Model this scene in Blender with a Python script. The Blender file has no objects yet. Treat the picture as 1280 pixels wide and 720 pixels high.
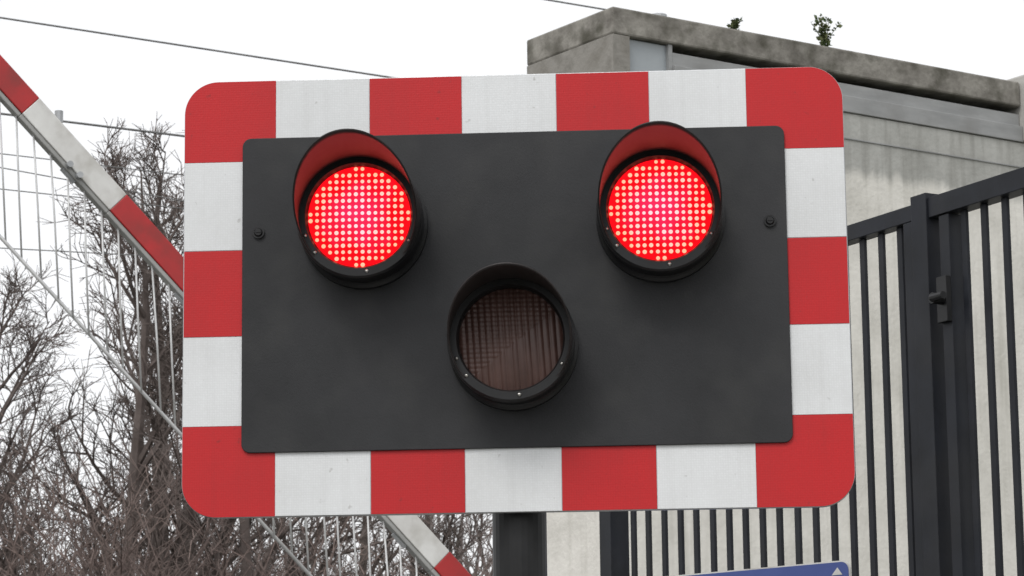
import bpy, bmesh, math, random
from mathutils import Matrix, Vector

scene = bpy.context.scene
COL = scene.collection
R = math.radians

# ------------------------------------------------------------------ helpers
def link(o, parent=None):
    COL.objects.link(o)
    if parent is not None:
        o.parent = parent
    return o

def empty(name, loc=(0, 0, 0), rz=0.0, sc=1.0):
    e = bpy.data.objects.new(name, None)
    e.empty_display_size = 0.2
    e.location = loc
    e.rotation_euler = (0, 0, rz)
    e.scale = (sc, sc, sc)
    COL.objects.link(e)
    return e

def mesh_obj(name, V, F, mats, parent=None, mi=None, smooth=False, bevel=0.0, loc=None):
    me = bpy.data.meshes.new(name)
    me.from_pydata([tuple(v) for v in V], [], F)
    if not isinstance(mats, (list, tuple)):
        mats = [mats]
    for m in mats:
        me.materials.append(m)
    if mi:
        me.polygons.foreach_set("material_index", mi)
    if smooth:
        me.polygons.foreach_set("use_smooth", [True] * len(me.polygons))
    me.update()
    o = bpy.data.objects.new(name, me)
    if loc is not None:
        o.location = loc
    link(o, parent)
    if bevel > 0:
        b = o.modifiers.new("bevel", 'BEVEL')
        b.width = bevel
        b.segments = 2
        b.limit_method = 'ANGLE'
    return o

class MB:
    """mesh builder"""
    def __init__(s):
        s.V, s.F, s.M = [], [], []
    def box(s, x0, x1, y0, y1, z0, z1, m=0, mat=None):
        n = len(s.V)
        pts = [(x0,y0,z0),(x1,y0,z0),(x1,y1,z0),(x0,y1,z0),(x0,y0,z1),(x1,y0,z1),(x1,y1,z1),(x0,y1,z1)]
        if mat is not None:
            pts = [tuple(mat @ Vector(p)) for p in pts]
        s.V += pts
        for f in ((0,3,2,1),(4,5,6,7),(0,1,5,4),(1,2,6,5),(2,3,7,6),(3,0,4,7)):
            s.F.append(tuple(n+i for i in f)); s.M.append(m)
    def tube(s, pts, rads, k=8, m=0, caps=True):
        n0 = len(s.V)
        N = len(pts)
        prev = None
        for i, p in enumerate(pts):
            p = Vector(p)
            a = Vector(pts[max(i-1,0)]); b = Vector(pts[min(i+1,N-1)])
            d = (b-a)
            if d.length < 1e-9: d = Vector((0,0,1))
            d.normalize()
            if prev is None:
                u = d.orthogonal().normalized()
            else:
                u = prev - d*prev.dot(d)
                u = u.normalized() if u.length > 1e-6 else d.orthogonal().normalized()
            prev = u
            w = d.cross(u)
            r = rads[i] if isinstance(rads,(list,tuple)) else rads
            for j in range(k):
                a_ = 2*math.pi*j/k
                s.V.append(tuple(p + u*(math.cos(a_)*r) + w*(math.sin(a_)*r)))
        for i in range(N-1):
            for j in range(k):
                a0 = n0+i*k+j; a1 = n0+i*k+(j+1)%k
                s.F.append((a0,a1,a1+k,a0+k)); s.M.append(m)
        if caps:
            s.F.append(tuple(n0+j for j in reversed(range(k)))); s.M.append(m)
            s.F.append(tuple(n0+(N-1)*k+j for j in range(k))); s.M.append(m)
    def prism(s, poly, y0, y1, m=0, mside=None):
        n = len(s.V); k = len(poly)
        s.V += [(x,y0,z) for x,z in poly] + [(x,y1,z) for x,z in poly]
        s.F.append(tuple(range(n,n+k))); s.M.append(m)
        s.F.append(tuple(reversed(range(n+k,n+2*k)))); s.M.append(m if mside is None else mside)
        for j in range(k):
            j2=(j+1)%k
            s.F.append((n+j2,n+j,n+k+j,n+k+j2)); s.M.append(m if mside is None else mside)
    def rev(s, prof, cx, cz, k=64, m=0):
        n=len(s.V)
        for r,y in prof:
            for j in range(k):
                a=2*math.pi*j/k
                s.V.append((cx+r*math.cos(a), y, cz+r*math.sin(a)))
        for i in range(len(prof)-1):
            for j in range(k):
                a0=n+i*k+j; a1=n+i*k+(j+1)%k
                s.F.append((a0,a1,a1+k,a0+k)); s.M.append(m)
    def obj(s, name, mats, parent=None, smooth=False, bevel=0.0, loc=None):
        return mesh_obj(name, s.V, s.F, mats, parent, s.M, smooth, bevel, loc)

def rrect(w0,w1,h0,h1,r,seg=10):
    pts=[]
    for cx,cz,a0 in ((w1-r,h0+r,-90),(w1-r,h1-r,0),(w0+r,h1-r,90),(w0+r,h0+r,180)):
        for i in range(seg+1):
            a=R(a0+90*i/seg)
            pts.append((cx+r*math.cos(a),cz+r*math.sin(a)))
    return pts

# ------------------------------------------------------------------ materials
def mat_new(name):
    m = bpy.data.materials.new(name)
    m.use_nodes = True
    nt = m.node_tree
    return m, nt, nt.nodes["Principled BSDF"], nt.nodes["Material Output"]

def N(nt, t, **kw):
    n = nt.nodes.new(t)
    for k, v in kw.items():
        setattr(n, k, v)
    return n

def noise_mat(name, c1, c2, scale=5.0, rough=0.7, metal=0.0, bump=0.0, bscale=60.0, stretch=(1,1,1), c3=None, s3=1.0, amt3=0.5, coat=0.0, lo=0.35, hi=0.65, bdist=0.01, spec=.5, det=6):
    m, nt, bs, out = mat_new(name)
    L = nt.links
    tc = N(nt,'ShaderNodeTexCoord')
    mp = N(nt,'ShaderNodeMapping'); mp.inputs['Scale'].default_value = stretch
    L.new(tc.outputs['Object'], mp.inputs['Vector'])
    no = N(nt,'ShaderNodeTexNoise'); no.inputs['Scale'].default_value = scale; no.inputs['Detail'].default_value = det; no.inputs['Roughness'].default_value=.6
    L.new(mp.outputs[0], no.inputs['Vector'])
    cr = N(nt,'ShaderNodeValToRGB')
    cr.color_ramp.elements[0].position=lo; cr.color_ramp.elements[1].position=hi
    cr.color_ramp.elements[0].color=(*c1,1); cr.color_ramp.elements[1].color=(*c2,1)
    L.new(no.outputs['Fac'], cr.inputs[0])
    col = cr.outputs[0]
    if c3 is not None:
        n3 = N(nt,'ShaderNodeTexNoise'); n3.inputs['Scale'].default_value=s3; n3.inputs['Detail'].default_value=6
        L.new(tc.outputs['Object'], n3.inputs['Vector'])
        r3 = N(nt,'ShaderNodeMapRange'); r3.inputs['From Min'].default_value=.48; r3.inputs['From Max'].default_value=.68; r3.inputs['To Max'].default_value=amt3
        L.new(n3.outputs['Fac'], r3.inputs['Value'])
        mx = N(nt,'ShaderNodeMix', data_type='RGBA')
        L.new(r3.outputs[0], mx.inputs['Factor']); L.new(col, mx.inputs[6]); mx.inputs[7].default_value=(*c3,1)
        col = mx.outputs[2]
    L.new(col, bs.inputs['Base Color'])
    bs.inputs['Roughness'].default_value=rough; bs.inputs['Metallic'].default_value=metal
    bs.inputs['Coat Weight'].default_value=coat
    bs.inputs['Specular IOR Level'].default_value=spec
    if bump>0:
        nb = N(nt,'ShaderNodeTexNoise'); nb.inputs['Scale'].default_value=bscale; nb.inputs['Detail'].default_value=4
        L.new(tc.outputs['Object'], nb.inputs['Vector'])
        bu = N(nt,'ShaderNodeBump'); bu.inputs['Strength'].default_value=bump; bu.inputs['Distance'].default_value=bdist
        L.new(nb.outputs['Fac'], bu.inputs['Height']); L.new(bu.outputs[0], bs.inputs['Normal'])
    return m

def sheeting(name, c, dirt, rough=0.45, streak=.14, blotch=.3):
    """retroreflective sheeting: fine cell lattice, faint grime"""
    m, nt, bs, out = mat_new(name); L=nt.links
    tc=N(nt,'ShaderNodeTexCoord')
    br=N(nt,'ShaderNodeTexVoronoi'); br.inputs['Scale'].default_value=230; br.inputs['Randomness'].default_value=.25
    L.new(tc.outputs['Object'],br.inputs['Vector'])
    mr=N(nt,'ShaderNodeMapRange'); mr.inputs['From Min'].default_value=.25; mr.inputs['From Max'].default_value=.6; mr.inputs['To Min'].default_value=0; mr.inputs['To Max'].default_value=.18
    L.new(br.outputs['Distance'],mr.inputs['Value'])
    n1=N(nt,'ShaderNodeTexNoise'); n1.inputs['Scale'].default_value=4; n1.inputs['Detail'].default_value=8; n1.inputs['Roughness'].default_value=.65
    L.new(tc.outputs['Object'],n1.inputs['Vector'])
    m2=N(nt,'ShaderNodeMapRange'); m2.inputs['From Min'].default_value=.4; m2.inputs['From Max'].default_value=.75; m2.inputs['To Max'].default_value=blotch
    L.new(n1.outputs['Fac'],m2.inputs['Value'])
    mp=N(nt,'ShaderNodeMapping'); mp.inputs['Scale'].default_value=(60,1,2.2)
    L.new(tc.outputs['Object'],mp.inputs['Vector'])
    n2=N(nt,'ShaderNodeTexNoise'); n2.inputs['Scale'].default_value=1; n2.inputs['Detail'].default_value=4
    L.new(mp.outputs[0],n2.inputs['Vector'])
    m3=N(nt,'ShaderNodeMapRange'); m3.inputs['From Min'].default_value=.5; m3.inputs['From Max'].default_value=.8; m3.inputs['To Max'].default_value=streak
    L.new(n2.outputs['Fac'],m3.inputs['Value'])
    n4=N(nt,'ShaderNodeTexNoise'); n4.inputs['Scale'].default_value=55; n4.inputs['Detail'].default_value=2
    L.new(tc.outputs['Object'],n4.inputs['Vector'])
    m4=N(nt,'ShaderNodeMapRange'); m4.inputs['From Min'].default_value=.69; m4.inputs['From Max'].default_value=.78; m4.inputs['To Max'].default_value=.8
    L.new(n4.outputs['Fac'],m4.inputs['Value'])
    a1=N(nt,'ShaderNodeMath',operation='ADD'); L.new(mr.outputs[0],a1.inputs[0]); L.new(m2.outputs[0],a1.inputs[1])
    a0=N(nt,'ShaderNodeMath',operation='ADD'); L.new(a1.outputs[0],a0.inputs[0]); L.new(m4.outputs[0],a0.inputs[1])
    a2=N(nt,'ShaderNodeMath',operation='ADD',use_clamp=True); L.new(a0.outputs[0],a2.inputs[0]); L.new(m3.outputs[0],a2.inputs[1])
    mx=N(nt,'ShaderNodeMix',data_type='RGBA'); L.new(a2.outputs[0],mx.inputs['Factor'])
    mx.inputs[6].default_value=(*c,1); mx.inputs[7].default_value=(*dirt,1)
    L.new(mx.outputs[2],bs.inputs['Base Color'])
    bs.inputs['Roughness'].default_value=rough
    bs.inputs['Specular IOR Level'].default_value=.3
    bu=N(nt,'ShaderNodeBump'); bu.inputs['Strength'].default_value=.15; bu.inputs['Distance'].default_value=.002
    L.new(br.outputs['Distance'],bu.inputs['Height']); L.new(bu.outputs[0],bs.inputs['Normal'])
    return m

M_red = sheeting("red_sheeting",(.53,.014,.018),(.33,.02,.022))
M_white = sheeting("white_sheeting",(.745,.76,.77),(.47,.47,.46))
M_panel = noise_mat("black_panel_paint",(.016,.0165,.018),(.027,.0275,.030),scale=3.5,rough=.6,bump=.25,bscale=260,bdist=.001,c3=(.044,.044,.043),s3=9,amt3=.35,spec=.35)
M_black = noise_mat("black_plastic",(.006,.006,.0065),(.013,.013,.014),scale=14,rough=.42,bump=.1,bscale=200,bdist=.001,spec=.35)
M_hood = noise_mat("hood_paint",(.013,.0095,.0095),(.024,.019,.019),scale=14,rough=.5,spec=.45)
M_alu = noise_mat("dull_aluminium",(.35,.36,.37),(.5,.51,.52),scale=9,rough=.4,metal=.8,bump=.1)
M_screw = noise_mat("screw_steel",(.5,.48,.45),(.7,.68,.65),scale=50,rough=.3,metal=1)
M_boomr = noise_mat("boom_red",(.46,.018,.02),(.34,.02,.02),scale=6,rough=.4,c3=(.2,.03,.025),s3=9,amt3=.5)
M_boomw = noise_mat("boom_white",(.72,.72,.70),(.58,.57,.55),scale=6,rough=.45,c3=(.33,.31,.27),s3=7,amt3=.55)
M_boomg = noise_mat("boom_grey_edge",(.36,.36,.35),(.28,.28,.27),scale=9,rough=.5)
M_rod = noise_mat("skirt_rod",(.60,.60,.60),(.46,.46,.46),scale=12,rough=.4,metal=.2)
M_fence = noise_mat("dark_blue_fence_paint",(.006,.007,.010),(.012,.014,.020),scale=8,rough=.5,bump=.1,bscale=90,bdist=.002,c3=(.028,.028,.03),s3=5,amt3=.35,spec=.28)
M_blue = noise_mat("blue_sign_face",(.045,.075,.26),(.06,.09,.29),scale=7,rough=.4)
M_glass = noise_mat("grey_window_panel",(.28,.31,.33),(.36,.39,.41),scale=2,rough=.25)
M_fascia = noise_mat("grey_fascia_metal",(.25,.255,.255),(.32,.325,.325),scale=4,rough=.5,stretch=(1,1,4),c3=(.16,.155,.145),s3=3,amt3=.6)
M_dark = noise_mat("recess_shade_dark",(.02,.02,.021),(.035,.035,.036),scale=4,rough=.8)  # near-black colour puts the recess's shade onto the solid core under the coping
M_cap = noise_mat("light_concrete",(.48,.47,.44),(.36,.35,.33),scale=7,rough=.85,bump=.4,bscale=40,bdist=.004,c3=(.22,.21,.18),s3=4,amt3=.5)
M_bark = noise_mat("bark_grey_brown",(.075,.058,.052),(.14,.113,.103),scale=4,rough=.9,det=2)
M_twig = noise_mat("thicket_twigs",(.105,.076,.068),(.20,.152,.135),scale=.8,rough=.9,det=2)
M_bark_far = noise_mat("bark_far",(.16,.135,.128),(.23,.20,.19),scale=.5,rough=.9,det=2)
M_wire = noise_mat("wire_copper_oxide",(.10,.10,.10),(.16,.16,.16),scale=4,rough=.6)
M_leaf = noise_mat("weed_leaf",(.05,.085,.03),(.12,.13,.05),scale=30,rough=.7)
M_steel = noise_mat("galvanised_steel",(.33,.34,.35),(.45,.46,.47),scale=7,rough=.5,metal=.5)
M_asph = noise_mat("asphalt",(.04,.04,.042),(.065,.065,.066),scale=30,rough=.9,bump=.5,bscale=150)
M_pave = noise_mat("pavement_concrete",(.22,.215,.2),(.30,.29,.27),scale=6,rough=.9,bump=.3)
M_kerb = noise_mat("kerb_stone",(.28,.28,.27),(.36,.35,.34),scale=9,rough=.9,bump=.3)
M_grass = noise_mat("rough_grass",(.045,.06,.025),(.10,.09,.045),scale=3,rough=1,bump=.8,bscale=30,bdist=.05)
M_ballast = noise_mat("ballast",(.10,.09,.08),(.24,.22,.20),scale=25,rough=1,bump=1,bscale=30,bdist=.05)
M_paint = noise_mat("road_paint",(.7,.7,.68),(.55,.55,.53),scale=12,rough=.7)
M_rail = noise_mat("rusty_rail",(.14,.07,.04),(.22,.12,.07),scale=20,rough=.7,metal=.4)

def building_mat():
    m, nt, bs, out = mat_new("weathered_concrete"); L=nt.links
    tc=N(nt,'ShaderNodeTexCoord')
    n1=N(nt,'ShaderNodeTexNoise'); n1.inputs['Scale'].default_value=3.2; n1.inputs['Detail'].default_value=9; n1.inputs['Roughness'].default_value=.68
    L.new(tc.outputs['Object'],n1.inputs['Vector'])
    c1=N(nt,'ShaderNodeValToRGB'); e=c1.color_ramp.elements
    e[0].position=.3; e[0].color=(.31,.31,.29,1); e[1].position=.68; e[1].color=(.50,.50,.475,1)
    L.new(n1.outputs['Fac'],c1.inputs[0])
    mp=N(nt,'ShaderNodeMapping'); mp.inputs['Scale'].default_value=(16,16,1.1)
    L.new(tc.outputs['Object'],mp.inputs['Vector'])
    n2=N(nt,'ShaderNodeTexNoise'); n2.inputs['Scale'].default_value=1; n2.inputs['Detail'].default_value=6
    L.new(mp.outputs[0],n2.inputs['Vector'])
    r2=N(nt,'ShaderNodeMapRange'); r2.inputs['From Min'].default_value=.46; r2.inputs['From Max'].default_value=.74; r2.inputs['To Max'].default_value=.62
    L.new(n2.outputs['Fac'],r2.inputs['Value'])
    mx=N(nt,'ShaderNodeMix',data_type='RGBA'); L.new(r2.outputs[0],mx.inputs['Factor']); L.new(c1.outputs[0],mx.inputs[6]); mx.inputs[7].default_value=(.19,.185,.165,1)
    # lower wall is cream painted render, grimy in streaks
    sx=N(nt,'ShaderNodeSeparateXYZ'); L.new(tc.outputs['Object'],sx.inputs[0])
    rz=N(nt,'ShaderNodeMapRange'); rz.inputs['From Min'].default_value=5.13; rz.inputs['From Max'].default_value=5.07
    nb=N(nt,'ShaderNodeMath',operation='MULTIPLY_ADD'); L.new(n2.outputs['Fac'],nb.inputs[0]); nb.inputs[1].default_value=.12; L.new(sx.outputs['Z'],nb.inputs[2])
    L.new(nb.outputs[0],rz.inputs['Value'])
    c2=N(nt,'ShaderNodeValToRGB'); e=c2.color_ramp.elements
    e[0].position=.28; e[0].color=(.55,.535,.49,1); e[1].position=.7; e[1].color=(.80,.78,.73,1)
    L.new(n1.outputs['Fac'],c2.inputs[0])
    r5=N(nt,'ShaderNodeMapRange'); r5.inputs['From Min'].default_value=.52; r5.inputs['From Max'].default_value=.8; r5.inputs['To Max'].default_value=.45
    L.new(n2.outputs['Fac'],r5.inputs['Value'])
    m5=N(nt,'ShaderNodeMix',data_type='RGBA'); L.new(r5.outputs[0],m5.inputs['Factor']); L.new(c2.outputs[0],m5.inputs[6]); m5.inputs[7].default_value=(.33,.32,.27,1)
    m2=N(nt,'ShaderNodeMix',data_type='RGBA'); L.new(rz.outputs[0],m2.inputs['Factor']); L.new(mx.outputs[2],m2.inputs[6]); L.new(m5.outputs[2],m2.inputs[7])
    L.new(m2.outputs[2],bs.inputs['Base Color']); bs.inputs['Roughness'].default_value=.9
    n3=N(nt,'ShaderNodeTexNoise'); n3.inputs['Scale'].default_value=45; n3.inputs['Detail'].default_value=5
    L.new(tc.outputs['Object'],n3.inputs['Vector'])
    bu=N(nt,'ShaderNodeBump'); bu.inputs['Strength'].default_value=.5; bu.inputs['Distance'].default_value=.006
    L.new(n3.outputs['Fac'],bu.inputs['Height']); L.new(bu.outputs[0],bs.inputs['Normal'])
    return m
M_conc = building_mat()
M_coping = noise_mat("stained_coping",(.13,.12,.105),(.31,.295,.265),scale=6,rough=.95,bump=.7,bscale=40,bdist=.006,c3=(.06,.057,.04),s3=8,amt3=.8)
M_pier = noise_mat("stained_pier",(.19,.18,.16),(.35,.335,.31),scale=6,rough=.95,bump=.6,bscale=40,bdist=.006,c3=(.11,.10,.08),s3=6,amt3=.65)

def led_mats():
    m, nt, bs, out = mat_new("red_lamp_face"); L=nt.links
    nt.nodes.remove(bs)
    tc=N(nt,'ShaderNodeTexCoord')
    ln=N(nt,'ShaderNodeVectorMath',operation='LENGTH'); L.new(tc.outputs['Object'],ln.inputs[0])
    nz=N(nt,'ShaderNodeTexNoise'); nz.inputs['Scale'].default_value=26; nz.inputs['Detail'].default_value=3
    L.new(tc.outputs['Object'],nz.inputs['Vector'])
    ad=N(nt,'ShaderNodeMath',operation='MULTIPLY_ADD'); L.new(nz.outputs['Fac'],ad.inputs[0]); ad.inputs[1].default_value=.10; L.new(ln.outputs['Value'],ad.inputs[2])
    cr=N(nt,'ShaderNodeValToRGB'); e=cr.color_ramp.elements
    e[0].position=.055; e[0].color=(.5,.030,.13,1)
    e[1].position=.12; e[1].color=(.40,.006,.013,1)
    L.new(ad.outputs[0],cr.inputs[0])
    mul=N(nt,'ShaderNodeMix',data_type='RGBA',blend_type='MULTIPLY'); mul.inputs['Factor'].default_value=1
    L.new(cr.outputs[0],mul.inputs[6]); mul.inputs[7].default_value=(3.1,1,1,1)
    em=N(nt,'ShaderNodeEmission'); L.new(mul.outputs[2],em.inputs['Color']); em.inputs['Strength'].default_value=1
    L.new(em.outputs[0],out.inputs[0])
    d, nt, bs, out = mat_new("led_dots"); L=nt.links
    nt.nodes.remove(bs)
    tc=N(nt,'ShaderNodeTexCoord')
    nz=N(nt,'ShaderNodeTexNoise'); nz.inputs['Scale'].default_value=30; nz.inputs['Detail'].default_value=2
    L.new(tc.outputs['Object'],nz.inputs['Vector'])
    ln=N(nt,'ShaderNodeVectorMath',operation='LENGTH'); L.new(tc.outputs['Object'],ln.inputs[0])
    ad=N(nt,'ShaderNodeMath',operation='MULTIPLY_ADD'); L.new(nz.outputs['Fac'],ad.inputs[0]); ad.inputs[1].default_value=.05; L.new(ln.outputs['Value'],ad.inputs[2])
    cr=N(nt,'ShaderNodeValToRGB'); e=cr.color_ramp.elements
    e[0].position=.045; e[0].color=(1,.78,.84,1)
    e[1].position=.112; e[1].color=(1,.60,.36,1)
    L.new(ad.outputs[0],cr.inputs[0])
    mul=N(nt,'ShaderNodeMix',data_type='RGBA',blend_type='MULTIPLY'); mul.inputs['Factor'].default_value=1
    L.new(cr.outputs[0],mul.inputs[6]); mul.inputs[7].default_value=(4,1,1,1)
    em=N(nt,'ShaderNodeEmission'); L.new(mul.outputs[2],em.inputs['Color'])
    L.new(em.outputs[0],out.inputs[0])
    try: d.cycles.emission_sampling='NONE'
    except Exception: pass
    return m,d
M_lface, M_led = led_mats()

def amber_mat():
    m, nt, bs, out = mat_new("unlit_amber_lens"); L=nt.links
    tc=N(nt,'ShaderNodeTexCoord')
    no=N(nt,'ShaderNodeTexNoise'); no.inputs['Scale'].default_value=14; no.inputs['Detail'].default_value=4
    L.new(tc.outputs['Object'],no.inputs['Vector'])
    cr=N(nt,'ShaderNodeValToRGB'); e=cr.color_ramp.elements
    e[0].position=.35; e[0].color=(.060,.029,.023,1); e[1].position=.7; e[1].color=(.105,.054,.044,1)
    L.new(no.outputs['Fac'],cr.inputs[0]); L.new(cr.outputs[0],bs.inputs['Base Color'])
    bs.inputs['Roughness'].default_value=.40; bs.inputs['Specular IOR Level'].default_value=.5
    return m
M_amber = amber_mat()

# ------------------------------------------------------------------ level crossing signal
sig = empty("level_crossing_signal",(0.004,5.6,2.684),R(-3.0),1.023)
W,H=.6,.4015
PX0,PX1,PZ0,PZ1=-.492,.492,-.2865,.2915
b=MB(); b.prism(rrect(-W,W,-H,H,.062,14),0.0,.012,0,0)
b.obj("backing_plate",[M_alu],sig,bevel=.0015)
xs=[-W+1.2*t for t in (0,.1400,.2830,.4240,.5670,.7080,.8545,1)]
zs=[H-2*H*t for t in (0,.189,.394,.592,.795,1)]
ix0,ix1,iz0,iz1=PX0+.02,PX1-.02,PZ0+.02,PZ1-.02
b=MB(); y=-.0012
def quad(x0,x1,z0,z1,m):
    g=.0006
    n=len(b.V); b.V+= [(x0+g,y,z0+g),(x1-g,y,z0+g),(x1-g,y,z1-g),(x0+g,y,z1-g)]; b.F.append((n,n+1,n+2,n+3)); b.M.append(m)
for i in range(1,6):
    mm = 1 if i%2==1 else 0
    quad(xs[i],xs[i+1],iz1,H-.001,mm)
    quad(xs[i],xs[i+1],-H+.001,iz0,mm)
for i in range(1,4):
    mm = 1 if i%2==1 else 0
    quad(-W+.001,ix0,zs[i+1],zs[i],mm)
    quad(ix1,W-.001,zs[i+1],zs[i],mm)
def corner(sx,sz,ex,ez,ix,iz):
    r=.061; cx=sx*(W-.001-r); cz=sz*(H-.001-r)
    arc=[(cx+sx*r*math.cos(R(a)),cz+sz*r*math.sin(R(a))) for a in range(0,91,6)]
    poly=[(ix,ez),(sx*(W-.001),ez)]+arc+[(ex,sz*(H-.001)),(ex,iz),(ix,iz)]
    if sx*sz<0: poly=poly[::-1]
    n=len(b.V); b.V+=[(p[0],y,p[1]) for p in poly]; b.F.append(tuple(range(n,n+len(poly)))); b.M.append(0)
corner(1,1,xs[6],zs[1],ix1,iz1); corner(-1,1,xs[1],zs[1],ix0,iz1)
corner(1,-1,xs[6],zs[4],ix1,iz0); corner(-1,-1,xs[1],zs[4],ix0,iz0)
b.obj("chequered_border",[M_red,M_white],sig)
b=MB(); b.prism(rrect(PX0,PX1,PZ0,PZ1,.016,8),-.007,-.0014,0)
b.obj("black_panel",[M_panel],sig,bevel=.0012)
b=MB()
for x in (-.462,.462):
    b.rev([(0.0001,-.016),(.006,-.016),(.008,-.0125),(.008,-.012),(.011,-.012),(.011,-.007)],x,.115,14)
    b.box(x-.0045,x+.0045,-.0175,-.0155,.1142,.1158)
b.obj("fixing_bolts",[M_black],sig,smooth=False)

def lamp(tag,cx,cz,hl,kind):
    yf=-.095
    ro=.108
    b=MB()
    b.rev([(.116,-.007),(.116,-.022),(.111,-.026),(ro,-.030),(ro,yf+.012),(ro+.005,yf+.010),(ro+.005,yf-.006),(ro+.002,yf-.010),(.096,yf-.010),(.0925,yf-.002),(.092,yf+.012)],cx,cz,72)
    b.obj("lamp_barrel_"+tag,[M_black],sig,smooth=False,bevel=0)
    b=MB(); k=96; A=R(142)
    rows=8
    def ring(r,flare):
        idx=[]
        for i in range(k+1):
            a=-A+2*A*i/k
            L_=hl*(max(0.0,math.cos(a*.62))**1.7)
            e=(abs(a)/A); L_*= max(0.03,1-e**6)
            row=[]
            for j in range(rows+1):
                t=j/rows
                rr=r+flare*t
                b.V.append((cx+rr*math.sin(a),yf-.008-L_*t,cz+rr*math.cos(a)))
                row.append(len(b.V)-1)
            idx.append(row)
        return idx
    o=ring(.1095,-.001); inn=ring(.1065,-.001)
    for i in range(k):
        for j in range(rows):
            b.F.append((o[i][j],o[i+1][j],o[i+1][j+1],o[i][j+1])); b.M.append(0)
            b.F.append((inn[i][j],inn[i][j+1],inn[i+1][j+1],inn[i+1][j])); b.M.append(0)
        b.F.append((o[i][rows],o[i+1][rows],inn[i+1][rows],inn[i][rows])); b.M.append(0)
    b.obj("visor_"+tag,[M_hood],sig,smooth=True)
    b=MB()
    for a in (-82,-140,-28,200):
        x=cx+.102*math.cos(R(a)); z=cz+.102*math.sin(R(a))
        b.rev([(0.0001,yf-.0135),(.0028,yf-.0130),(.0036,yf-.0100)],x,z,10)
    b.obj("bezel_screws_"+tag,[M_screw],sig,smooth=True)
    if kind=='red':
        b=MB(); prof=[(.0001,-.004)]+[(.092*i/10,-.004+.004*(i/10)**2) for i in range(1,11)]
        b.rev(prof,0,0,48)
        b.obj("lit_face_"+tag,[M_lface],sig,smooth=True,loc=(cx,yf+.004,cz))
        b=MB(); p=.01165; rng=random.Random(tag)
        for i in range(-9,10):
            for j in range(-9,10):
                x=(i+.5)*p; z=(j+.5)*p; rr=math.hypot(x,z)
                if rr>.0885: continue
                yb=-.0046+.004*(rr/.092)**2
                r0=.0037*rng.uniform(.82,1.08)
                n=len(b.V); kk=10
                for q in range(kk):
                    a=2*math.pi*q/kk; b.V.append((x+r0*math.cos(a),yb,z+r0*math.sin(a)))
                for q in range(kk):
                    a=2*math.pi*q/kk; b.V.append((x+r0*.6*math.cos(a),yb-.0014,z+r0*.6*math.sin(a)))
                for q in range(kk):
                    q2=(q+1)%kk; b.F.append((n+q,n+q2,n+kk+q2,n+kk+q)); b.M.append(0)
                b.F.append(tuple(n+kk+q for q in range(kk))); b.M.append(0)
        b.obj("led_array_"+tag,[M_led],sig,smooth=False,loc=(cx,yf+.004,cz))
    else:
        b=MB(); n_=180; Rr=.092
        idx={}
        for i in range(n_+1):
            for j in range(n_+1):
                x=-Rr+2*Rr*i/n_; z=-Rr+2*Rr*j/n_
                rr=math.hypot(x,z)
                if rr>Rr*1.01: continue
                sl = x+.06*z
                rib=abs(math.sin(sl*math.pi/.0115))*.0024
                # lower-right sector has the coarser prisms, the rest a fine dimple grid
                low = 1.0 if (x*.8-z)>.012 else 0.0
                dim=(1-low)*.0007*abs(math.sin(z*math.pi/.0085))+low*.0012*(.5+.5*math.sin(sl*2*math.pi/.023))
                b.V.append((x,-.006+.010*(rr/Rr)**2-rib-dim,z)); idx[(i,j)]=len(b.V)-1
        for i in range(n_):
            for j in range(n_):
                ks=((i,j),(i+1,j),(i+1,j+1),(i,j+1))
                if all(q in idx for q in ks):
                    b.F.append(tuple(idx[q] for q in ks)); b.M.append(0)
        b.obj("amber_lens",[M_amber],sig,smooth=True,loc=(cx,yf+.008,cz))
lamp("left",-.270,.122,.205,'red')
lamp("right",.266,.122,.205,'red')
lamp("lower",-.002,-.105,.135,'amber')
PZ=-2.684/1.023
b=MB()
b.tube([(0.0,.085,PZ),(0.0,.085,.36)],.049,28)
b.tube([(0.0,.085,PZ),(0.0,.085,PZ+.23)],.075,28)
for z in (-.2,.2):
    b.box(-.30,.30,.0125,.036,z-.025,z+.025)
    b.box(-.06,.06,.034,.14,z-.022,z+.022)
b.obj("post",[M_black],sig,smooth=False,bevel=.002)
b=MB(); b.box(-.16,.16,-.07,.24,PZ+.109,PZ+.130)
b.obj("base_plate",[M_steel],sig,bevel=.003)

# ------------------------------------------------------------------ barrier
bar = empty("level_crossing_barrier",(0,0,0))
A_=Vector((-2.139,12.6,4.973)); C_=Vector((-.333,13.4,2.998))
d=(C_-A_).normalized()
side=Vector((d.y,-d.x,0)).normalized()
if side.y>0: side=-side
up=d.cross(side).normalized()
if up.z<0: up=-up
edges=[-1.9,-1.37,-.86,-.35,.17,.715,1.235,1.755,2.27,2.79,3.31,3.83]
b=MB()
def seg(s0,s1,m):
    h0=.062; t=.030
    Mx=Matrix((( d.x,side.x,up.x,A_.x),(d.y,side.y,up.y,A_.y),(d.z,side.z,up.z,A_.z),(0,0,0,1)))
    b.box(s0,s1,-t,t,-h0+.020,h0,m,Mx)
    b.box(s0,s1,-t*.8,t*.8,-h0,-h0+.019,2,Mx)
for i in range(len(edges)-1):
    seg(edges[i],edges[i+1],0 if i%2==1 else 1)
bo=b.obj("boom",[M_boomr,M_boomw,M_boomg],bar,bevel=.004)
b=MB()
for s_ in (.46,.52,1.5,1.56):
    q=A_+d*s_-up*.045+side*.03
    b.tube([q,q+side*.03],.014,10)
for s_ in (.30,):
    q=A_+d*s_+up*.062
    b.tube([q,q+Vector((0,0,.05))],.018,10)
for s_ in (-.9,-.2,.49,1.2,1.9,2.6,3.3):
    q=A_+d*s_-up*.066
    b.tube([q-d*.04,q+d*.04],.012,6)
b.obj("boom_bolts",[M_steel],bar)
b=MB(); off=Vector((0,0,-.665))
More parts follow.
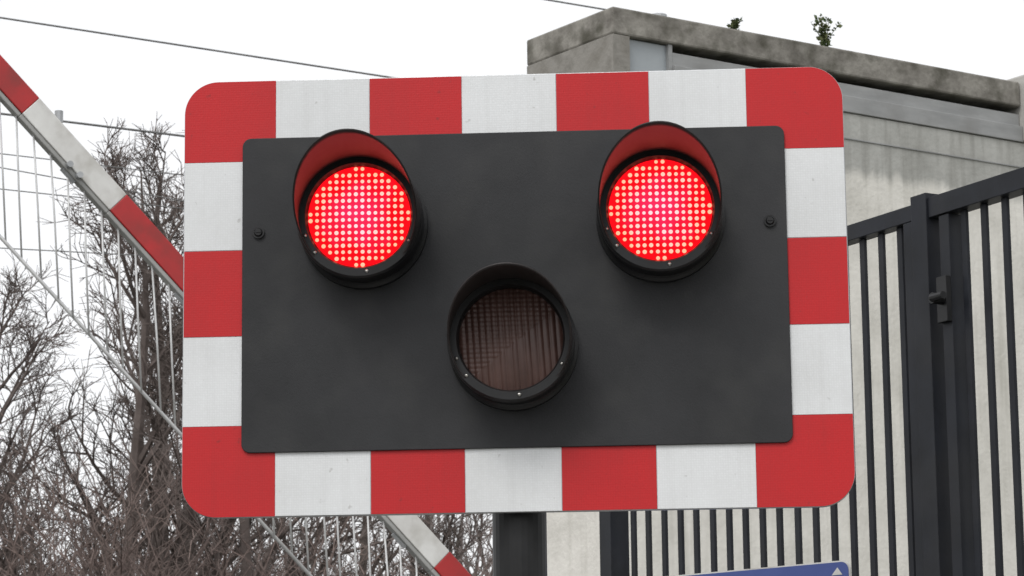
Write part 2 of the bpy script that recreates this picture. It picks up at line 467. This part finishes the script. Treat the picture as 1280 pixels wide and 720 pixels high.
b.tube([A_+d*-1.8+off,A_+d*3.4+off],.0080,8)
dx=.0685/abs(d.x)
s_=-1.75
rng=random.Random(5)
while s_<3.3:
    p=A_+d*s_-up*.055
    e=Vector((rng.uniform(-.010,.010),rng.uniform(-.02,.02),0))
    b.tube([p,(p+A_+d*s_+off)*.5+e*.8,A_+d*s_+off+e],.0045,6)
    s_+=dx
b.obj("skirt",[M_rod],bar,smooth=True)
pv=A_+d*5.25
b=MB()
b.box(pv.x-.22,pv.x+.22,pv.y-.22,pv.y+.22,0,1.35)
b.box(pv.x-.25,pv.x+.25,pv.y-.25,pv.y+.25,1.352,1.40)
b.obj("machine_cabinet",[M_steel],bar,bevel=.01)
b=MB()
b.tube([A_+d*3.8,A_+d*5.9],.05,12)
b.tube([pv+side*.3,pv-side*.3],.05,16)
b.obj("boom_arm_pivot",[M_steel],bar)

# ------------------------------------------------------------------ building
ang=math.atan2(.572,.82)
bl = empty("concrete_building",(.485,14.0,0),ang)
def bbox(name,x0,x1,y0,y1,z0,z1,m,bev=.006):
    b=MB(); b.box(x0,x1,y0,y1,z0,z1); return b.obj(name,[m],bl,bevel=bev)
bbox("wall",0,5.2,0,.70,0,5.340,M_conc)
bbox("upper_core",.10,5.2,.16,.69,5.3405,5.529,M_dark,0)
bbox("corner_pier",0,.10,0,.70,5.3405,5.5295,M_pier,.002)
bbox("fascia",.36,2.615,-.010,.158,5.3415,5.425,M_fascia,.003)
bbox("fascia_upper",.36,2.615,.012,.158,5.4255,5.492,M_fascia,.003)
bbox("coping",0,2.615,-.004,.702,5.530,5.662,M_coping,.010)
bbox("window_panel",.115,.335,.03,.045,5.352,5.525,M_glass,0)
b=MB()
b.box(.101,.114,.02,.10,5.342,5.528); b.box(.336,.359,.01,.157,5.342,5.528); b.box(.1145,.3355,.02,.10,5.342,5.3515)
b.obj("window_frame",[M_fascia],bl)
bbox("end_block",2.62,3.05,-.06,.71,5.3415,5.700,M_cap,.012)
bbox("far_coping",3.055,5.2,-.02,.705,5.530,5.662,M_coping,.01)
bbox("string_line",0.36,5.2,-.006,-.0005,5.205,5.211,M_fascia,0)
def weed(name,x,y,z,h,n,seed):
    rg=random.Random(seed); b=MB()
    for s in range(n):
        a=rg.uniform(0,6.28); lean=rg.uniform(0,.35)*h
        p0=Vector((x+rg.uniform(-.012,.012),y+rg.uniform(-.012,.012),z))
        hh=h*rg.uniform(.55,1)
        pts=[p0+Vector((math.cos(a)*lean*t*t,math.sin(a)*lean*t*t,hh*t)) for t in (0,.3,.6,1)]
        b.tube(pts,[.003,.0025,.002,.001],4,0)
        for _ in range(34):
            t=rg.uniform(.1,1); i=min(2,int(t*3)); q=pts[i].lerp(pts[i+1],min(1,t*3-i))
            b_=rg.uniform(0,6.28); el=rg.uniform(-.3,.9); ll=rg.uniform(.012,.030)
            dv=Vector((math.cos(b_)*math.cos(el),math.sin(b_)*math.cos(el),math.sin(el)))*ll
            sv=dv.cross(Vector((rg.uniform(-1,1),rg.uniform(-1,1),rg.uniform(-1,1)))).normalized()*ll*.38
            k=len(b.V); b.V+=[tuple(q),tuple(q+dv*.5+sv),tuple(q+dv),tuple(q+dv*.5-sv)]
            b.F.append((k,k+1,k+2,k+3)); b.M.append(0)
    return b.obj(name,[M_leaf],bl)
weed("coping_weed",1.36,.07,5.655,.22,9,3)
weed("coping_weed",.80,.07,5.655,.105,5,8)

# ------------------------------------------------------------------ steel fence / gate
fdir=math.atan2(.866,-.4995)
fen = empty("steel_gate_fence",(1.19,7.0,0),fdir)
ZT=3.224
b=MB()
def pale(t,z0,z1): b.box(t-.0105,t+.0105,-.0045,.0045,z0,z1)
b.box(.335,.395,-.030,.030,0,ZT-.0+.012)
b.box(.405,.440,-.020,.020,.12,ZT-.045)
b.box(1.80,1.86,-.03,.03,0,ZT+.01)
b.box(.262,.300,-.020,.020,.12,ZT-.052)
b.box(-1.2,-1.14,-.03,.03,0,ZT+.01)
b.box(-1.139,.334,-.024,.024,ZT-.050,ZT)
b.box(.396,1.799,-.020,.020,ZT-.044,ZT-.004)
b.box(-1.139,.334,-.018,.018,.12,.17); b.box(.396,1.799,-.018,.018,.12,.17)
rg=random.Random(2)
t=-1.1
while t<.25:
    pale(t+rg.uniform(-.003,.003),.171,ZT-.0505); t+=.078
t=.478
while t<1.78:
    pale(t+rg.uniform(-.003,.003),.171,ZT-.0445); t+=.078
fo=b.obj("frame_and_pales",[M_fence],fen,bevel=.0015)
b=MB()
b.tube([(.28,.02,2.965),(.28,.065,2.965)],.014,12)
b.box(.262,.30,.021,.035,2.91,3.02)
b.tube([(.28,.065,2.965),(.235,.065,2.965)],.010,10)
b.obj("latch",[M_black],fen,bevel=.001)

# ------------------------------------------------------------------ small blue sign
bs_=empty("blue_information_sign",(.704,6.5,2.273),math.atan2(.25,-.305))
b=MB(); Wd=.56
pl=rrect(0,Wd,-.42,0,.02,6)
b.prism(pl,-.003,.003,0)
b.obj("plate",[M_boomw],bs_)
b=MB()
pl=rrect(.003,Wd-.003,-.417,-.003,.018,6)
n=len(b.V); b.V+=[(x,.0042,z) for x,z in pl]; b.F.append(tuple(reversed(range(len(pl))))); b.M.append(0)
b.obj("blue_face",[M_blue],bs_)
b=MB()
b.V+=[(.018,.0052,-.030),(.045,.0052,-.030),(.030,.0052,-.014)]; b.F.append((0,1,2)); b.M.append(0)
for r_ in range(3):
    xx=.06
    while xx<.5:
        w_=.03+.02*((xx*37+r_)%1); n=len(b.V); z_=-.13-.09*r_
        b.V+=[(xx,.0052,z_),(xx+w_,.0052,z_),(xx+w_,.0052,z_+.035),(xx,.0052,z_+.035)]; b.F.append((n,n+1,n+2,n+3)); b.M.append(0); xx+=w_+.015
b.obj("lettering",[M_boomw],bs_)
b=MB(); b.tube([(.28,-.035,-2.273),(.28,-.035,-.03)],.03,16)
b.box(.2,.36,-.02,-.0035,-.12,-.09); b.box(.2,.36,-.02,-.0035,-.34,-.31)
b.obj("post",[M_steel],bs_)

# ------------------------------------------------------------------ overhead wires with their masts
ow=empty("overhead_line",(0,0,0))
b=MB()
def wire(p,q,r,sag=.0):
    p=Vector(p);q=Vector(q)
    pts=[p.lerp(q,i/16)-Vector((0,0,sag*4*(i/16)*(1-i/16))) for i in range(17)]
    b.tube(pts,r,5)
def line(x0,z0,x1,z1,Y,r,sag=.0):
    sl=(z1-z0)/(x1-x0)
    wire((-11,Y,z0+sl*(-11-x0)),(1.5,Y,z0+sl*(1.5-x0)),r,sag)
line(-5.106,10.26,-1.174,9.588,30,.010)
line(.396,10.374,.878,10.284,30,.009)
line(-4.6,9.20,-3.3,9.02,30,.012)
for z0,z1 in ((8.86,8.62),(8.72,8.36),(8.5,8.28),(7.9,7.78)):
    line(-5.1,z0,-3.3,z1,30,.006)
b.obj("wires",[M_wire],ow,smooth=True)
b=MB()
b.tube([(-11,30,0),(-11,30,12.5)],.11,12); b.tube([(1.5,30,0),(1.5,30,10.2)],.09,12)
b.obj("masts",[M_steel],ow)

# ------------------------------------------------------------------ trees
def gen_tree(seed,Ht,n1=17,n2=8,n3=7,n4=4,spread=.36,twig=.0055,b=None,org=(0,0,0)):
    rg=random.Random(seed)
    if b is None: b=MB()
    org=Vector(org)
    def path(p,dv,L,n,wob,lift):
        pts=[p.copy()]; q=p.copy(); dd=dv.copy()
        for i in range(n):
            dd=(dd+Vector((rg.gauss(0,wob),rg.gauss(0,wob),rg.gauss(0,wob)+lift))).normalized()
            q=q+dd*(L/n); pts.append(q.copy())
        return pts
    def at(pts,t):
        f=t*(len(pts)-1); i=min(int(f),len(pts)-2); return pts[i].lerp(pts[i+1],f-i),(pts[i+1]-pts[i]).normalized()
    def child_dir(dd,an):
        o=dd.orthogonal().normalized(); o=Matrix.Rotation(rg.uniform(0,6.283),3,dd)@o
        return (dd*math.cos(an)+o*math.sin(an)).normalized()
    r0=.013*Ht
    tr=path(org+Vector((0,0,-.05)),Vector((rg.uniform(-.06,.06),rg.uniform(-.06,.06),1)).normalized(),Ht*.93,12,.055,.03)
    rr=[r0*(1-i/12)**.8+.008 for i in range(13)]
    b.tube(tr,rr,7)
    for i in range(n1):
        t=.16+.80*(i+rg.random())/n1
        p,dd=at(tr,t); L=Ht*spread*(1.12-t)*rg.uniform(.75,1.25)+.5
        c=path(p,child_dir(dd,R(rg.uniform(30,60))),L,6,.10,.09)
        ra=r0*.42*(1.1-t)+.008
        b.tube(c,[ra*(1-j/6)**.8+.005 for j in range(7)],5,caps=False)
        for j in range(n2):
            t2=.15+.85*(j+rg.random())/n2
            p2,d2=at(c,min(t2,.99)); L2=L*.42*(1.15-t2*.6)*rg.uniform(.6,1.2)
            c2=path(p2,child_dir(d2,R(rg.uniform(25,60))),L2,4,.12,.08)
            b.tube(c2,[ra*.35*(1-q/4)+.004 for q in range(5)],3,caps=False)
            for k in range(n3):
                t3=.1+.9*(k+rg.random())/n3
                p3,d3=at(c2,min(t3,.99)); L3=max(.25,L2*.45*rg.uniform(.6,1.3))
                c3=path(p3,child_dir(d3,R(rg.uniform(20,55))),L3,3,.14,.06)
                b.tube(c3,[twig*1.15,twig,twig*.8,twig*.6],3,caps=False)
                for l in range(n4):
                    p4,d4=at(c3,rg.uniform(.15,.98))
                    c4=path(p4,child_dir(d4,R(rg.uniform(20,60))),L3*rg.uniform(.35,.8),1,.14,.05)
                    b.tube(c4,[twig*.75,twig*.5],3,caps=False)
    return b
def tmesh(b,name,mat):
    me=bpy.data.meshes.new(name); me.from_pydata(b.V,[],b.F); me.materials.append(mat); me.update(); return me
variants=[tmesh(gen_tree(11,10.0,n1=16,n4=3,spread=.33),"bare_tree_a",M_bark),
          tmesh(gen_tree(23,10.0,spread=.27,n1=18,n4=3),"bare_tree_b",M_bark),
          tmesh(gen_tree(37,10.0,spread=.38,n1=15,n4=3),"bare_tree_c",M_bark)]
rg=random.Random(4)
spots=[(-5.75,32.5,.86,0),(-4.45,33.2,1.03,1),(-3.75,35.2,1.02,0),(-6.6,36,.98,1),(-2.5,34,.90,2),(-5.3,37.5,1.08,2),(-1.3,33.5,.72,1),(-4.3,38.5,1.15,0),(-7.8,33,.9,2),(-1.9,39,.90,1)]
for x,y_,s,v in spots:
    o=bpy.data.objects.new("bare_tree",variants[v]); o.location=(x,y_,0); o.scale=(s*1.02,s*1.02,s); o.rotation_euler=(0,0,rg.uniform(0,6.28)); COL.objects.link(o)
b=MB()
for i in range(14):
    s=rg.uniform(8.0,10.2)
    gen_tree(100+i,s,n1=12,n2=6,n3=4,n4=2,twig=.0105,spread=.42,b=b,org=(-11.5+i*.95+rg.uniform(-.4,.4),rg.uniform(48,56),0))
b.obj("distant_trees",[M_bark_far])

# thicket of arching stems
b=MB(); rg=random.Random(9)
for c in range(44):
    bx=rg.uniform(-7.4,.6); by=rg.uniform(28.3,31.3); hh=rg.uniform(4.0,6.3)*(1.0 if bx<-2.4 else .80)
    for s in range(20 if bx<-2.4 else 10):
        a=rg.uniform(0,6.28); lean=rg.uniform(.2,1.5); h=hh*rg.uniform(.65,1.05)
        wx,wy=rg.uniform(-.3,.3),rg.uniform(-.3,.3)
        pts=[]
        for i in range(8):
            t=i/7
            pts.append(Vector((bx+wx+math.cos(a)*lean*t**1.8+rg.gauss(0,.03),by+wy+math.sin(a)*lean*t**1.8+rg.gauss(0,.03),h*(t-.10*t**4))))
        r=rg.uniform(.010,.026)
        b.tube(pts,[r*(1-i/8)+.003 for i in range(8)],4,caps=False)
        for k in range(13):
            t=rg.uniform(.45,1); f=t*7; i=min(int(f),6); p=pts[i].lerp(pts[i+1],f-i)
            aa=rg.uniform(0,6.28); L=rg.uniform(.3,1.0); dv=Vector((math.cos(aa)*.55,math.sin(aa)*.55,rg.uniform(.3,1))).normalized()
            q=[p,p+dv*L*.5+Vector((rg.gauss(0,.03),rg.gauss(0,.03),0)),p+dv*L+Vector((rg.gauss(0,.08),rg.gauss(0,.08),rg.gauss(-.04,.06)))]
            b.tube(q,[.007,.0055,.003],3,caps=False)
            for kk in range(2):
                p2=q[1].lerp(q[2],rg.random()); aa=rg.uniform(0,6.28)
                dv2=Vector((math.cos(aa)*.6,math.sin(aa)*.6,rg.uniform(.1,.9)))*L*.35
                b.tube([p2,p2+dv2],[.0045,.003],3,caps=False)
b.obj("thicket",[M_twig])

# ------------------------------------------------------------------ ground, road, railway
def sheet(name,x0,x1,y0,y1,z,m):
    return mesh_obj(name,[(x0,y0,z),(x1,y0,z),(x1,y1,z),(x0,y1,z)],[(0,1,2,3)],m)
sheet("ground",-400,400,-200,700,0,M_grass)
sheet("road",-6.2,-1.0,-60,23,.004,M_asph)
sheet("cross_road",-60,60,23.001,27.5,.004,M_asph)
b=MB(); b.box(-.85,3.2,-60,13.8,.0,.11); b.obj("pavement",[M_pave],None,bevel=.01)
b=MB(); b.box(-.995,-.855,-60,13.8,.0,.12); b.obj("kerb",[M_kerb],None,bevel=.015)
b=MB()
for i in range(14):
    y0=-31+i*3; n=len(b.V); b.V+=[(-3.65,y0,.008),(-3.55,y0,.008),(-3.55,y0+1.5,.008),(-3.65,y0+1.5,.008)]; b.F.append((n,n+1,n+2,n+3)); b.M.append(0)
n=len(b.V); b.V+=[(-6.0,11.6,.008),(-1.1,11.6,.008),(-1.1,11.9,.008),(-6.0,11.9,.008)]; b.F.append((n,n+1,n+2,n+3)); b.M.append(0)
b.obj("road_markings",[M_paint])
sheet("track_ballast",-200,-6.25,17.5,22,.006,M_ballast)
sheet("track_ballast",-.95,200,17.5,22,.006,M_ballast)
b=MB()
for y_ in (19.0,20.435):
    b.box(-200,200,y_-.035,y_+.035,.012,.15)
b.obj("railway_rails",[M_rail])

# ------------------------------------------------------------------ light
w=bpy.data.worlds.new("World"); scene.world=w; w.use_nodes=True
nt=w.node_tree; L=nt.links
bg=nt.nodes["Background"]
sky=nt.nodes.new('ShaderNodeTexSky'); sky.sky_type='NISHITA'; sky.sun_disc=False
sky.sun_elevation=R(48); sky.sun_rotation=R(205); sky.dust_density=4; sky.air_density=1.0; sky.ozone_density=1
hs=nt.nodes.new('ShaderNodeHueSaturation'); hs.inputs['Saturation'].default_value=.06; hs.inputs['Value'].default_value=1.0
L.new(sky.outputs[0],hs.inputs['Color'])
gm=nt.nodes.new('ShaderNodeGamma'); gm.inputs[1].default_value=.35
L.new(hs.outputs[0],gm.inputs[0])
mu=nt.nodes.new('ShaderNodeMix'); mu.data_type='RGBA'; mu.blend_type='MULTIPLY'; mu.inputs[0].default_value=1; mu.inputs[7].default_value=(4.55,4.58,4.65,1)
L.new(gm.outputs[0],mu.inputs[6])
L.new(mu.outputs[2],bg.inputs['Color']); bg.inputs['Strength'].default_value=.14
sd=bpy.data.lights.new("sun",'SUN'); sd.energy=1.1; sd.angle=R(22); sd.color=(1,.97,.93)
so=bpy.data.objects.new("sun",sd); COL.objects.link(so)
el=R(48); azx,azy=-.42,-.91
v=Vector((azx*math.cos(el),azy*math.cos(el),math.sin(el)))
so.rotation_euler=v.to_track_quat('Z','Y').to_euler()

# ------------------------------------------------------------------ camera
cd=bpy.data.cameras.new("camera"); cam=bpy.data.objects.new("camera",cd); COL.objects.link(cam)
cd.sensor_width=36; cd.lens=36*3873/1280; cd.clip_start=.1; cd.clip_end=2000
cam.matrix_world=Matrix.Translation((0,0,1.6))@Matrix.Rotation(R(101),4,'X')@Matrix.Rotation(R(-0.7),4,'Z')
cd.dof.use_dof=True; cd.dof.focus_distance=5.6; cd.dof.aperture_fstop=40
scene.camera=cam
scene.view_settings.view_transform='Standard'; scene.view_settings.look='None'; scene.view_settings.exposure=0; scene.view_settings.gamma=1
